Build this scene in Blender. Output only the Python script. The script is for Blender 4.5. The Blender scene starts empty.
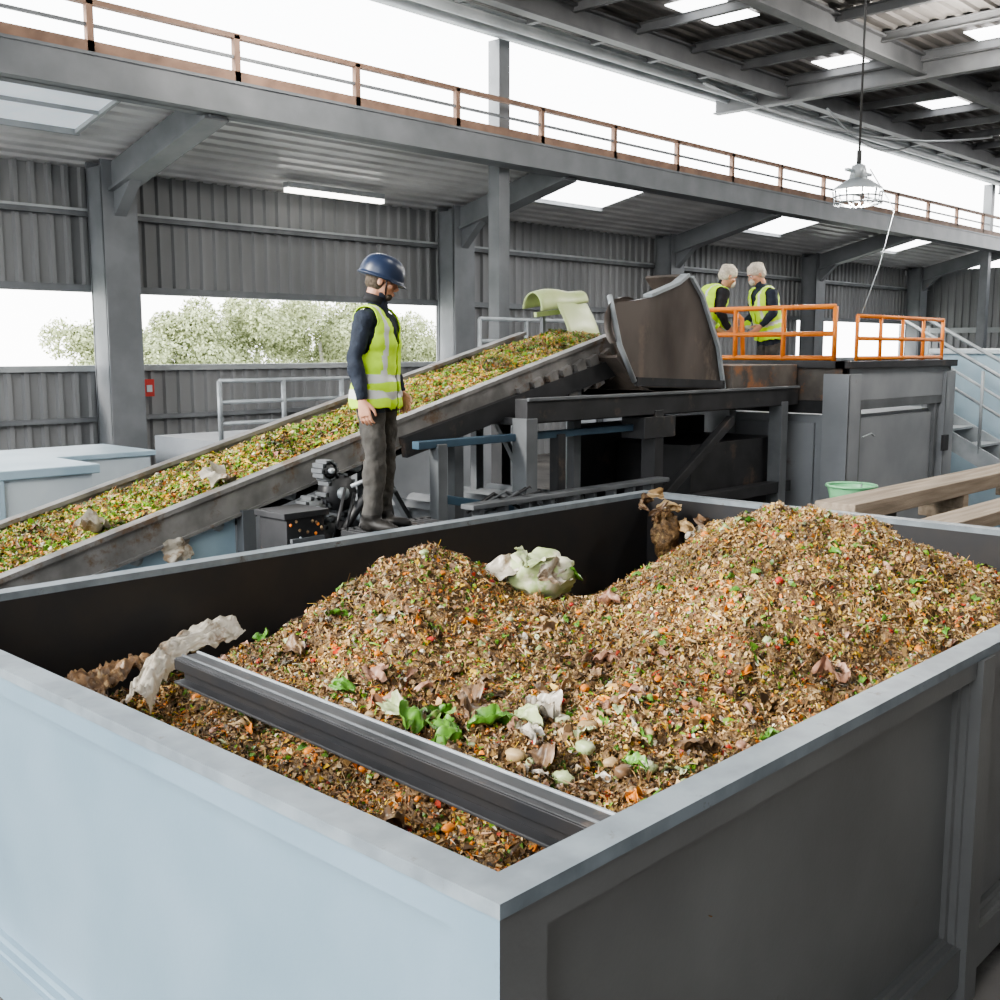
import bpy, math, random
import numpy as np
from mathutils import Vector, Matrix, noise
random.seed(3); rng=np.random.default_rng(3)
SC=bpy.context.scene
Z=Vector((0,0,1))
try: SC.view_settings.look='AgX - Medium High Contrast'
except Exception: pass

# ---------------------------------------------------------------- materials
def mat(name,c1,c2=None,rough=.6,metal=0.0,scale=3.0,bump=0.0,bscale=25.0,c3=None,c3w=.62,c3s=1.5,stretch=(1,1,1),detail=6,trans=0.0,emis=None,es=0,spec=.5):
    m=bpy.data.materials.new(name); m.use_nodes=True
    nt=m.node_tree; N=nt.nodes; L=nt.links
    p=N['Principled BSDF']
    p.inputs['Roughness'].default_value=rough; p.inputs['Metallic'].default_value=metal
    p.inputs['Specular IOR Level'].default_value=spec
    if c2 is None: c2=tuple(v*.8 for v in c1)
    tc=N.new('ShaderNodeTexCoord'); mp=N.new('ShaderNodeMapping'); mp.inputs['Scale'].default_value=stretch
    L.new(tc.outputs['Object'],mp.inputs['Vector'])
    n=N.new('ShaderNodeTexNoise'); n.inputs['Scale'].default_value=scale; n.inputs['Detail'].default_value=detail
    L.new(mp.outputs['Vector'],n.inputs['Vector'])
    r=N.new('ShaderNodeValToRGB'); r.color_ramp.elements[0].position=.35; r.color_ramp.elements[1].position=.65
    r.color_ramp.elements[0].color=(*c2,1); r.color_ramp.elements[1].color=(*c1,1)
    L.new(n.outputs['Fac'],r.inputs['Fac']); col=r.outputs['Color']
    if c3 is not None:
        n3=N.new('ShaderNodeTexNoise'); n3.inputs['Scale'].default_value=c3s; n3.inputs['Detail'].default_value=9; n3.inputs['Roughness'].default_value=.7
        L.new(mp.outputs['Vector'],n3.inputs['Vector'])
        r3=N.new('ShaderNodeValToRGB'); r3.color_ramp.elements[0].position=c3w-.04; r3.color_ramp.elements[1].position=c3w+.05
        L.new(n3.outputs['Fac'],r3.inputs['Fac'])
        mx=N.new('ShaderNodeMix'); mx.data_type='RGBA'
        L.new(r3.outputs['Color'],mx.inputs['Factor']); L.new(col,mx.inputs[6]); mx.inputs[7].default_value=(*c3,1); col=mx.outputs[2]
    L.new(col,p.inputs['Base Color'])
    if trans: p.inputs['Transmission Weight'].default_value=trans
    if emis: p.inputs['Emission Color'].default_value=(*emis,1); p.inputs['Emission Strength'].default_value=es
    if bump:
        nb=N.new('ShaderNodeTexNoise'); nb.inputs['Scale'].default_value=bscale; nb.inputs['Detail'].default_value=5
        L.new(mp.outputs['Vector'],nb.inputs['Vector'])
        b=N.new('ShaderNodeBump'); b.inputs['Strength'].default_value=bump; b.inputs['Distance'].default_value=.02
        L.new(nb.outputs['Fac'],b.inputs['Height']); L.new(b.outputs['Normal'],p.inputs['Normal'])
    return m
def colmat(name,rough=.42,nf=.5):
    m=bpy.data.materials.new(name); m.use_nodes=True; nt=m.node_tree; p=nt.nodes['Principled BSDF']
    a=nt.nodes.new('ShaderNodeAttribute'); a.attribute_name='Col'
    n=nt.nodes.new('ShaderNodeTexNoise'); n.inputs['Scale'].default_value=60
    mx=nt.nodes.new('ShaderNodeMix'); mx.data_type='RGBA'; mx.blend_type='MULTIPLY'; mx.inputs['Factor'].default_value=nf
    nt.links.new(a.outputs['Color'],mx.inputs[6]); nt.links.new(n.outputs['Fac'],mx.inputs[7])
    nt.links.new(mx.outputs[2],p.inputs['Base Color']); p.inputs['Roughness'].default_value=rough
    return m

M={}
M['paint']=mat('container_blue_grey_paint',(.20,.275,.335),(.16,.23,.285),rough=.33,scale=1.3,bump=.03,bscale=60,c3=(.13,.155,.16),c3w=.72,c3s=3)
M['paint_shade']=mat('container_shaded_grey_paint',(.17,.172,.17),(.125,.126,.125),rough=.36,scale=1.3,bump=.03,bscale=60,c3=(.10,.093,.085),c3w=.70,c3s=2.5)  # same paint as the blue-grey faces, with their shade put into the colour
M['rim']=mat('container_rim_paint',(.22,.255,.28),(.15,.175,.195),rough=.42,scale=8,c3=(.09,.075,.06),c3w=.66,c3s=9)
M['inner']=mat('container_inner_black_steel',(.018,.019,.022),(.026,.024,.024),rough=.5,scale=5,c3=(.06,.04,.028),c3w=.66,c3s=3)
M['steel']=mat('painted_steel_grey',(.16,.17,.18),(.11,.118,.125),rough=.5,scale=3)
M['steell']=mat('galvanised_steel',(.42,.45,.47),(.32,.35,.37),rough=.45,metal=.3,scale=6)
M['dark']=mat('dark_machine_steel',(.042,.042,.045),(.024,.025,.027),rough=.5,scale=4,c3=(.09,.068,.055),c3w=.62,c3s=3)
M['rusty']=mat('worn_machine_steel',(.15,.135,.12),(.08,.07,.065),rough=.55,scale=4,c3=(.28,.13,.06),c3w=.58,c3s=2.5)
M['conv']=mat('worn_conveyor_rail',(.29,.28,.27),(.16,.155,.15),rough=.45,metal=.2,scale=5,c3=(.17,.12,.085),c3w=.58,c3s=4)
M['hop']=mat('hopper_worn_steel',(.22,.19,.17),(.10,.085,.075),rough=.32,metal=.5,scale=1.6,c3=(.28,.23,.19),c3w=.58,stretch=(1,1,.5))
M['panel']=mat('grey_blue_panel',(.30,.315,.335),(.23,.245,.26),rough=.5,scale=1.5,c3=(.18,.15,.125),c3w=.68)
M['wall']=mat('corrugated_wall_grey',(.27,.275,.28),(.20,.205,.21),rough=.5,scale=.7,stretch=(1,1,.3))
M['ceil']=mat('corrugated_ceiling_metal',(.74,.74,.74),(.55,.55,.55),rough=.35,metal=.2,scale=.8)
M['roof']=mat('roof_sheet_dark',(.14,.13,.12),(.08,.075,.07),rough=.6,scale=.6)
M['beam']=mat('beam_grey',(.20,.21,.222),(.145,.155,.165),rough=.5,scale=1.5)
M['rbeam']=mat('roof_beam_dark_grey',(.14,.142,.145),(.09,.093,.097),rough=.5,scale=1.5)
M['pale']=mat('pale_beam',(.42,.44,.45),(.30,.32,.33),rough=.5,scale=1.5)
M['rust']=mat('rust_brown_rail',(.32,.20,.14),(.20,.125,.09),rough=.7,scale=3)
M['sky']=mat('skylight_polycarbonate',(.9,.93,.95),rough=.4,emis=(.97,.98,1),es=6.0)
M['skyd']=mat('dirty_skylight_glass',(.45,.48,.5),(.32,.35,.37),rough=.3,emis=(.80,.88,.95),es=.6)
M['tube']=mat('lamp_glow',(.9,.9,.85),emis=(1,.97,.9),es=6)
M['floor']=mat('concrete_floor',(.17,.16,.15),(.10,.095,.09),rough=.8,scale=1.2,bump=.2,c3=(.05,.045,.04),c3w=.6)
M['ground']=mat('yard_ground',(.62,.62,.56),(.52,.54,.45),rough=.9,scale=.2)
M['orange']=mat('orange_rail_paint',(.85,.27,.04),(.70,.20,.03),rough=.45)
M['ltblue']=mat('light_blue_tank',(.42,.54,.62),(.34,.46,.54),rough=.4,scale=2)
M['white']=mat('white_tank',(.62,.68,.71),(.52,.58,.62),rough=.4,scale=2)
M['belt']=mat('rubber_belt',(.03,.03,.03),rough=.8)
M['blue']=mat('blue_beam_paint',(.06,.11,.155),(.045,.08,.12),rough=.5)
M['gplastic']=mat('green_plastic_guard',(.62,.70,.36),(.50,.60,.28),rough=.35,scale=3)
M['bucket']=mat('green_bucket_plastic',(.25,.60,.32),(.20,.52,.28),rough=.35)
M['wood']=mat('weathered_timber',(.42,.345,.27),(.26,.21,.16),rough=.8,scale=3,stretch=(.4,6,6),bump=.3)
M['red']=mat('red_box',(.55,.05,.04),rough=.5)
M['carrot']=mat('carrot_peel',(.72,.26,.035),(.55,.17,.025),rough=.5,scale=20)
M['navy']=mat('navy_jacket',(.022,.030,.048),(.014,.02,.033),rough=.85,scale=20,bump=.3,bscale=60)
M['jacket']=mat('black_jacket',(.02,.02,.024),(.012,.012,.015),rough=.85,scale=20)
M['trous']=mat('charcoal_trousers',(.085,.08,.072),(.05,.048,.044),rough=.9,scale=12,bump=.4,bscale=30)
M['boot']=mat('black_boot',(.02,.018,.016),rough=.6)
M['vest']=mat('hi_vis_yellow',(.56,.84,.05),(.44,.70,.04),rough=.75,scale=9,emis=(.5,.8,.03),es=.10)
M['refl']=mat('reflective_tape',(.66,.68,.66),(.55,.57,.55),rough=.35)
M['skin']=mat('skin',(.58,.31,.21),(.50,.26,.17),rough=.55,scale=15)
M['hair']=mat('grey_brown_hair',(.13,.10,.075),(.07,.055,.04),rough=.9,scale=60,bump=.6,bscale=90)
M['helmet']=mat('blue_helmet_shell',(.022,.034,.070),(.018,.028,.058),rough=.35)
M['hnet']=mat('white_hairnet',(.62,.56,.47),(.45,.40,.33),rough=.9,scale=50,bump=.6,bscale=80)
M['eye']=mat('eye_dark',(.03,.02,.02),rough=.2)
M['lip']=mat('lips',(.40,.16,.13),rough=.5)
M['plastic']=mat('plastic_bag_film',(.56,.52,.44),(.38,.34,.28),rough=.3,scale=9,c3=(.24,.17,.11),c3w=.56,c3s=6)
M['leafg']=mat('green_leaf',(.13,.30,.04),(.07,.18,.025),rough=.4,scale=12,c3=(.30,.38,.12),c3w=.6,c3s=8)
M['leafp']=mat('pale_cabbage_leaf',(.50,.56,.33),(.31,.40,.17),rough=.4,scale=8,c3=(.62,.60,.46),c3w=.56,c3s=5)
M['leafd']=mat('wilted_brown_leaf',(.25,.15,.08),(.10,.06,.035),rough=.4,scale=14,c3=(.40,.28,.15),c3w=.58,c3s=16)
M['meat']=mat('pink_peel',(.46,.27,.19),(.28,.15,.10),rough=.4,scale=16)
M['veg']=mat('pale_tuber',(.55,.40,.22),(.36,.24,.12),rough=.5,scale=10)
M['dirt']=mat('waste_mulch',(.22,.13,.058),(.06,.035,.016),rough=.55,scale=30,bump=.8,bscale=60,c3=(.36,.24,.10),c3w=.58,c3s=25)
M['bits']=colmat('waste_bits')
M['tree']=colmat('foliage',.9,.2); M['bark']=mat('bark',(.45,.42,.38))
M['rope']=mat('cable_black',(.04,.04,.04),rough=.7)

# ---------------------------------------------------------------- builder
class MB:
    def __init__(s): s.v=[];s.f=[];s.m=[];s.sm=[];s.mats=[]
    def mi(s,m):
        m=M[m] if isinstance(m,str) else m
        if m not in s.mats: s.mats.append(m)
        return s.mats.index(m)
    def add(s,vs,fs,m,smooth=False):
        b=len(s.v); s.v+= [tuple(v) for v in vs]; i=s.mi(m)
        for f in fs: s.f.append(tuple(b+k for k in f)); s.m.append(i); s.sm.append(smooth)
    BF=[(0,3,2,1),(4,5,6,7),(0,1,5,4),(1,2,6,5),(2,3,7,6),(3,0,4,7)]
    def box(s,x0,x1,y0,y1,z0,z1,m):
        s.add([(x0,y0,z0),(x1,y0,z0),(x1,y1,z0),(x0,y1,z0),(x0,y0,z1),(x1,y0,z1),(x1,y1,z1),(x0,y1,z1)],s.BF,m)
    def beam(s,p0,p1,w,h,m,up=(0,0,1),dz=0):
        p0=Vector(p0);p1=Vector(p1);d=(p1-p0).normalized();sd=d.cross(Vector(up)).normalized();u=sd.cross(d)
        a=sd*w/2;b=u*h/2;o=u*dz
        s.add([p0-a-b+o,p0+a-b+o,p1+a-b+o,p1-a-b+o,p0-a+b+o,p0+a+b+o,p1+a+b+o,p1-a+b+o],s.BF,m)
    def ibeam(s,p0,p1,w,h,m,t=.03,up=(0,0,1)):
        s.beam(p0,p1,t,h,m,up); s.beam(p0,p1,w,t,m,up,dz=h/2-t/2); s.beam(p0,p1,w,t,m,up,dz=-h/2+t/2)
    def tube(s,pts,rad,m,n=10,smooth=True,caps=True):
        pts=[Vector(p) for p in pts]
        if not hasattr(rad,'__len__'): rad=[rad]*len(pts)
        t0=(pts[1]-pts[0]).normalized(); ref=Vector((1,0,0)) if abs(t0.x)<.8 else Vector((0,1,0))
        vs=[]; 
        for i,p in enumerate(pts):
            t=((pts[min(i+1,len(pts)-1)]-pts[max(i-1,0)])).normalized()
            a=(ref-t*ref.dot(t)).normalized(); ref=a; b=t.cross(a)
            for k in range(n):
                an=2*math.pi*k/n; vs.append(p+(a*math.cos(an)+b*math.sin(an))*rad[i])
        fs=[(i*n+k,i*n+(k+1)%n,(i+1)*n+(k+1)%n,(i+1)*n+k) for i in range(len(pts)-1) for k in range(n)]
        if caps: fs+= [tuple(range(n-1,-1,-1)),tuple(range((len(pts)-1)*n,len(pts)*n))]
        s.add(vs,fs,m,smooth)
    def cyl(s,p0,p1,r,m,n=12,r2=None): s.tube([p0,p1],[r,r if r2 is None else r2],m,n)
    def loft(s,rings,m,n=20):
        vs=[]
        for c,ax,ay,rx,ry in rings:
            c=Vector(c);ax=Vector(ax);ay=Vector(ay)
            for k in range(n):
                an=2*math.pi*k/n; vs.append(c+ax*rx*math.cos(an)+ay*ry*math.sin(an))
        L=len(rings)
        fs=[(i*n+k,i*n+(k+1)%n,(i+1)*n+(k+1)%n,(i+1)*n+k) for i in range(L-1) for k in range(n)]
        fs+=[tuple(range(n-1,-1,-1)),tuple(range((L-1)*n,L*n))]
        s.add(vs,fs,m,True)
    def ell(s,c,r,m,n=16,rot=None,jit=0,seed=0):
        vs=[];c=Vector(c)
        for i in range(n+1):
            th=math.pi*i/n
            for k in range(n):
                ph=2*math.pi*k/n
                d=Vector((math.sin(th)*math.cos(ph),math.sin(th)*math.sin(ph),math.cos(th)))
                q=1+jit*noise.noise(d*2.3+Vector((seed,seed*.7,1.3)))
                v=Vector((d.x*r[0],d.y*r[1],d.z*r[2]))*q
                if rot: v=rot@v
                vs.append(c+v)
        fs=[(i*n+k,(i+1)*n+k,(i+1)*n+(k+1)%n,i*n+(k+1)%n) for i in range(n) for k in range(n)]
        s.add(vs,fs,m,True)
    def corr(s,o,U,V,nr,lu,lv,p,d,m):
        o=Vector(o);U=Vector(U);V=Vector(V);nr=Vector(nr); pr=[]
        k=int(math.ceil(lu/p))
        for i in range(k):
            for a,h in ((0,0),(.55,0),(.65,1),(.9,1)):
                u=(i+a)*p
                if u<=lu: pr.append((u,h*d))
        pr.append((lu,0)); vs=[]
        for u,h in pr: vs.append(o+U*u+nr*h); vs.append(o+U*u+nr*h+V*lv)
        s.add(vs,[(2*i,2*i+2,2*i+3,2*i+1) for i in range(len(pr)-1)],m)
    def sheet(s,fn,nu,nv,m):
        vs=[fn(i/(nu-1),j/(nv-1)) for i in range(nu) for j in range(nv)]
        s.add(vs,[(i*nv+j,(i+1)*nv+j,(i+1)*nv+j+1,i*nv+j+1) for i in range(nu-1) for j in range(nv-1)],m,True)
    def mesh(s,name):
        me=bpy.data.meshes.new(name); me.from_pydata(s.v,[],s.f)
        for m in s.mats: me.materials.append(m)
        me.polygons.foreach_set('material_index',s.m); me.polygons.foreach_set('use_smooth',s.sm); me.update(); return me
    def build(s,name,parent=None,bevel=0,mw=None):
        o=bpy.data.objects.new(name,s.mesh(name)); SC.collection.objects.link(o)
        if parent: o.parent=parent
        if mw is not None: o.matrix_world=mw
        if bevel:
            b=o.modifiers.new('bevel','BEVEL'); b.width=bevel; b.segments=2; b.limit_method='ANGLE'
        return o

# ---------------------------------------------------------------- shell
b=MB(); b.box(-14,60,-14,18.2,-.3,0,'floor'); b.build('floor')
b=MB(); b.box(-90,140,18.2,160,-.5,-.05,'ground'); b.build('yard_ground')
WY=18.0
b=MB()
def wl(x0,x1,z0,z1): b.corr((x0,WY,z0),(1,0,0),(0,0,1),(0,-1,0),x1-x0,z1-z0,.28,.06,'wall')
wl(-2,43,3.6,5.6); wl(-2,43,0,2.24); wl(17,33,2.24,3.6)
b.box(-2,43,WY-.12,WY+.05,3.52,3.64,'beam'); b.box(-2,17,WY-.12,WY+.08,2.2,2.30,'pale'); b.box(33,43,WY-.12,WY+.08,2.2,2.30,'pale')
b.box(-2,43,WY-.2,WY-.06,4.75,4.86,'steel'); b.box(-2,43,WY-.22,WY-.2,4.83,4.87,'pale'); b.box(-2,43,WY-.16,WY-.06,1.35,1.43,'beam')
b.box(-2,43,WY+.06,WY+.1,3.6,5.6,'wall');b.box(-2,43,WY+.06,WY+.1,0,2.2,'wall');b.box(17,33,WY+.06,WY+.1,2.2,3.6,'wall')
b.build('wall_back')
b=MB(); b.corr((43,-3,0),(0,1,0),(0,0,1),(-1,0,0),21.2,5.6,.28,.06,'wall'); b.box(42.85,42.95,-3,18,3.2,3.4,'pale'); b.build('wall_right')
b=MB(); b.corr((-6,-3.2,0),(1,0,0),(0,0,1),(0,1,0),49,8.6,.28,.06,'wall'); b.build('wall_front_light_block')  # unseen wall, added to cut sky light and darken the container's right face
# left side: unseen low cladding, added to block the low sky; open above it
b=MB(); b.corr((-6,-3.2,0),(0,1,0),(0,0,1),(1,0,0),21.2,2.3,.28,.06,'wall'); b.box(-6.05,-5.85,-3.2,18,2.3,2.42,'pale'); b.build('wall_left_light_block')
# lean-to ceiling
b=MB()
zc=lambda y: 5.55+(18-y)/3.7*.75
sl=(Vector((0,14.3,6.3))-Vector((0,18,5.55))); sld=sl.normalized()
b.corr((-2,18,5.55),sld,(1,0,0),(0,0,-1),sl.length,45,.3,.04,'ceil')
b.build('ceiling')
b=MB()
for xa,xb in ((5.6,8.0),(17.9,20.6),(25.9,28.8),(34,36.5)):
    b.add([(xa,16.3,zc(16.3)-.07),(xb,16.3,zc(16.3)-.07),(xb,14.9,zc(14.9)-.07),(xa,14.9,zc(14.9)-.07)],[(0,1,2,3)],'skyd' if xa<6 else 'sky')
    for y in (14.85,16.35): b.box(xa-.05,xb+.05,y-.03,y+.03,zc(y)-.14,zc(y)-.03,'pale')
    if xa<6:
        b.beam((xb,14.85,zc(14.85)-.09),(xb,16.35,zc(16.35)-.09),.06,.08,'pale'); b.box(xa,xb,15.55,15.59,zc(15.57)-.12,zc(15.57)-.05,'pale')
b.build('window_skylight_lower')
b=MB(); b.box(12.3,14.6,17.0,17.12,5.42,5.50,'tube'); b.box(12.3,14.6,16.98,17.14,5.5,5.6,'pale'); b.build('fluorescent_tube_lamp')
# columns and rafters
for i,x in enumerate((1,9.1,17,25,33,41)):
    b=MB()
    b.beam((x,17.45,0),(x,17.45,5.6),.05,.5,'beam',up=(0,1,0))
    for y in (17.2,17.68): b.box(x-.3,x+.3,y-.025,y+.025,0,5.6,'beam')
    b.box(x-.3,x-.26,17.2,17.68,0,5.5,'beam'); b.box(x+.26,x+.3,17.2,17.68,0,5.5,'beam')
    b.box(x-.4,x+.4,17.05,17.8,0,.04,'beam')
    b.beam((x,17.5,5.28),(x,14.25,6.08),.26,.42,'beam')
    b.beam((x,17.5,5.05),(x,14.25,5.86),.40,.05,'beam')
    b.add([(x-.1,17.2,4.7),(x+.1,17.2,4.7),(x+.1,17.2,5.1),(x-.1,17.2,5.1),(x-.1,16.5,5.36),(x+.1,16.5,5.36)],[(0,1,2,3),(0,4,5,1),(0,3,4),(1,5,2),(3,2,5,4)],'beam')
    b.build('steel_column')
b=MB()
for x in (15.4,40.0):
    b.box(x-.14,x+.14,14.5,14.78,0,8.2,'beam')
b.build('clerestory_post')
# gantry beam + guard rail
b=MB()
b.ibeam((-2,14.2,6.13),(43,14.2,6.13),.45,.46,'beam',t=.04); b.box(-2,43,14.0,14.05,5.93,6.34,'beam')
b.box(-2,43,14.0,14.05,6.36,6.50,'rust')
b.build('gantry_beam')
b=MB()
x=.52
while x<43:
    b.box(x-.045,x+.045,14.0,14.09,6.36,7.0,'rust'); x+=2.2
b.box(-2,43,14.0,14.1,6.95,7.02,'rust'); b.box(-2,43,14.02,14.07,6.68,6.72,'beam')
b.build('gantry_guard_rail')
# main roof
RZ=8.5
b=MB()
b.corr((-3,-4,RZ),(0,1,0),(1,0,0),(0,0,-1),18.6,46,.3,.05,'roof'); b.box(-3,43,-4,14.6,RZ+.06,RZ+.1,'roof')
b.build('roof')
b=MB()
for y in (-.5,3,6.3,9.7,12.7): b.ibeam((-3,y,RZ-.3),(43,y,RZ-.3),.22,.4,'rbeam',t=.04)
x=-1
while x<43:
    b.ibeam((x,-3,RZ-.14),(x,14.5,RZ-.14),.10,.18,'rbeam',t=.02); x+=1.8
for x in (4,22.5,40.5): b.ibeam((x,-3,RZ-.4),(x,14.5,RZ-.4),.22,.36,'rbeam',t=.03)
b.build('roof_beams')
b=MB()
b.box(-3,43,14.45,14.65,RZ-.25,RZ+.15,'pale')
for y,z,r in ((14.2,RZ-.3,.07),(13.8,RZ-.18,.05),(13.5,RZ-.42,.09)): b.cyl((-3,y,z),(43,y,z),r,'pale',n=10)
b.build('eave_gutter_pipes')
b=MB()
for y in (11.2,8.1,4.6):
    for x in (12,17.2,22.4,27.6,32.8,38): b.box(x-.8,x+.8,y-.45,y+.45,RZ-.07,RZ-.05,'sky')
b.build('window_skylight_roof')
b=MB()
for k,(x0,y0,x1,y1,sg) in enumerate(((20,13.2,30,11,.5),(24,12.5,30,13.2,.4))):
    b.tube([(x0+(x1-x0)*t,y0+(y1-y0)*t,RZ-.5-sg*4*t*(1-t)) for t in np.linspace(0,1,16)],.03,'pale',n=5)
b.build('sagging_cables')

# ---------------------------------------------------------------- hanging lamp
b=MB(); lx,ly,lz=13.25,6.45,4.58
b.cyl((lx,ly,lz+.25),(lx,ly,RZ-.1),.014,'rope',n=6)
b.cyl((lx,ly,lz+.05),(lx,ly,lz+.24),.12,'steell',n=16,r2=.08)
b.cyl((lx,ly,lz+.24),(lx,ly,lz+.42),.03,'rope',n=8)
b.tube([(lx,ly,lz+.08),(lx,ly,lz+.03),(lx,ly,lz-.03),(lx,ly,lz-.06)],[.12,.2,.29,.30],'steell',n=20,caps=False)
b.cyl((lx,ly,lz-.03),(lx,ly,lz),.16,'tube',n=16)
for k in range(10):
    a=k*math.pi/5; b.tube([(lx+.30*math.cos(a),ly+.30*math.sin(a),lz-.06),(lx+.28*math.cos(a),ly+.28*math.sin(a),lz-.22),(lx+.1*math.cos(a),ly+.1*math.sin(a),lz-.25)],.010,'steel',n=5)
for rz in (.14,.22): b.tube([(lx+.29*math.cos(a),ly+.29*math.sin(a),lz-rz) for a in np.linspace(0,2*math.pi,21)],.010,'steel',n=5)
b.cyl((lx-.2,ly-.1,lz+.06),(lx-.2,ly-.1,lz+.22),.05,'steell'); b.cyl((lx+.2,ly+.1,lz+.06),(lx+.2,ly+.1,lz+.18),.04,'steell'); b.beam((lx-.32,ly,lz+.16),(lx+.32,ly,lz+.16),.05,.03,'steell')
b.tube([(lx+.1,ly-.1,lz+.2),(lx+.3,ly-.35,lz-.3),(lx+.05,ly-.3,lz-1.0),(lx-.25,ly-.2,lz-1.7)],.007,'steell',n=5)
b.build('hanging_high_bay_lamp')

# ---------------------------------------------------------------- container
X0,X1,Y0,Y1,RT=1.516,7.13,1.439,5.17,1.45
b=MB()
fw=.10; ft=.035
b.box(X0,X1,Y0,Y0+fw,RT-ft,RT,'rim'); b.box(X0,X1,Y1-fw,Y1,RT-ft,RT,'rim')
b.box(X0,X0+fw,Y0+fw,Y1-fw,RT-ft,RT,'rim'); b.box(X1-fw,X1,Y0+fw,Y1-fw,RT-ft,RT,'rim')
e=.085; g=.012; pw=.16
b.box(X0+e,X0+e+.006,Y0+e,Y1-e,.10,RT-ft,'paint'); b.box(X1-e-.006,X1-e,Y0+e,Y1-e,.10,RT-ft,'paint')
b.box(X0+e+.006,X1-e-.006,Y0+e,Y0+e+.006,.10,RT-ft,'paint_shade'); b.box(X0+e+.006,X1-e-.006,Y1-e-.006,Y1-e,.10,RT-ft,'paint_shade')
RB,RTt=.26,RT-.11
for s_,mt in ((0,'paint'),(1,'paint'),(2,'paint_shade'),(3,'paint_shade')):
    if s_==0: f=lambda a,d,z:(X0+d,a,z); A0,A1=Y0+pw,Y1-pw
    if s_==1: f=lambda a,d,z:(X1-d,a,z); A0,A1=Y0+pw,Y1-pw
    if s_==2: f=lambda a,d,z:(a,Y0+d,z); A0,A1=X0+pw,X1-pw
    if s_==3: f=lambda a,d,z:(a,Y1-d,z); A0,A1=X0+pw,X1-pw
    def bx(a0,a1,d0,d1,z0,z1,m=mt): 
        b.add([f(a0,d0,z0),f(a1,d0,z0),f(a1,d1,z0),f(a0,d1,z0),f(a0,d0,z1),f(a1,d0,z1),f(a1,d1,z1),f(a0,d1,z1)],MB.BF,m)
    bx(A0,A1,g,e,RTt,RT-ft-.001); bx(A0,A1,g,e,.10,RB)
    bays=[(A0,A1)] if s_<2 else [(A0,4.12),(4.24,A1)]
    for a0,a1 in bays:
        w_=.026
        # two-step picture-frame moulding round the recessed panel
        for (in0,in1,d0,d1) in ((.0,.012,.030,.048),(.012,.034,.060,.082)):
            r_=[(a0+in0,RB+in0),(a1-in0,RB+in0),(a1-in0,RTt-in0),(a0+in0,RTt-in0)]; i_=[(a0+in1,RB+in1),(a1-in1,RB+in1),(a1-in1,RTt-in1),(a0+in1,RTt-in1)]
            b.add([f(a,d0,z) for a,z in r_]+[f(a,d0+.004,z) for a,z in i_]+[f(a,e,z) for a,z in i_]+[f(a,e,z) for a,z in r_],
              [(k,(k+1)%4,4+(k+1)%4,4+k) for k in range(4)]+[(4+k,4+(k+1)%4,8+(k+1)%4,8+k) for k in range(4)],mt)
    if s_>=2: bx(4.12,4.24,-.012,e-.001,.02,RT-ft-.002)
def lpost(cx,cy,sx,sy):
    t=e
    for k,(pts,mt) in enumerate((([(g,g),(g+.001,g+.001),(t,t),(t,pw),(g,pw)],'paint'),([(g,g),(pw,g),(pw,t),(t,t),(g+.001,g+.001)],'paint_shade'))):
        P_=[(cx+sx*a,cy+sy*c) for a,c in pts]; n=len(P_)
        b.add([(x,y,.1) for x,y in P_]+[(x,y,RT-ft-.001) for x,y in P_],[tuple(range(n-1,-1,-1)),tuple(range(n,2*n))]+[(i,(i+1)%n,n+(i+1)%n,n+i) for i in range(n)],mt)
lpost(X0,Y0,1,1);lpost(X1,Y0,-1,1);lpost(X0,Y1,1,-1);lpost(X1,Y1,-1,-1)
for x in (X0+.3,3.9,X1-.5): b.box(x,x+.3,Y0+.15,Y1-.15,0,.12,'dark')
i0=.095
b.box(X0+i0,X0+i0+.01,Y0+i0,Y1-i0,.2,RT-ft,'inner'); b.box(X1-i0-.01,X1-i0,Y0+i0,Y1-i0,.2,RT-ft,'inner')
b.box(X0+i0,X1-i0,Y0+i0,Y0+i0+.01,.2,RT-ft,'inner'); b.box(X0+i0,X1-i0,Y1-i0-.01,Y1-i0,.2,RT-ft,'inner')
b.box(X0+i0,X1-i0,Y0+i0,Y1-i0,.18,.2,'inner')
b.build('waste_container')
# divider bar
b=MB()
A_=Vector((2.34,1.80,1.215)); B_=Vector((2.44,4.20,1.215)); ex_=Vector((1,0,0))
b.beam(A_-Z*.035,B_-Z*.035,.03,.11,'inner'); b.beam(A_+Z*.02,B_+Z*.02,.11,.014,'dark')
b.beam(A_+ex_*.055+Z*.02,B_+ex_*.055+Z*.02,.012,.03,'steell'); b.beam(A_-ex_*.055,B_-ex_*.055,.012,.045,'inner'); b.beam(A_-ex_*.02+Z*.03,B_-ex_*.02+Z*.03,.01,.01,'steel')
b.beam(A_-ex_*.04-Z*.08,B_-ex_*.04-Z*.08,.05,.012,'dark')
b.build('steel_divider_bar',bevel=.003)

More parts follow.
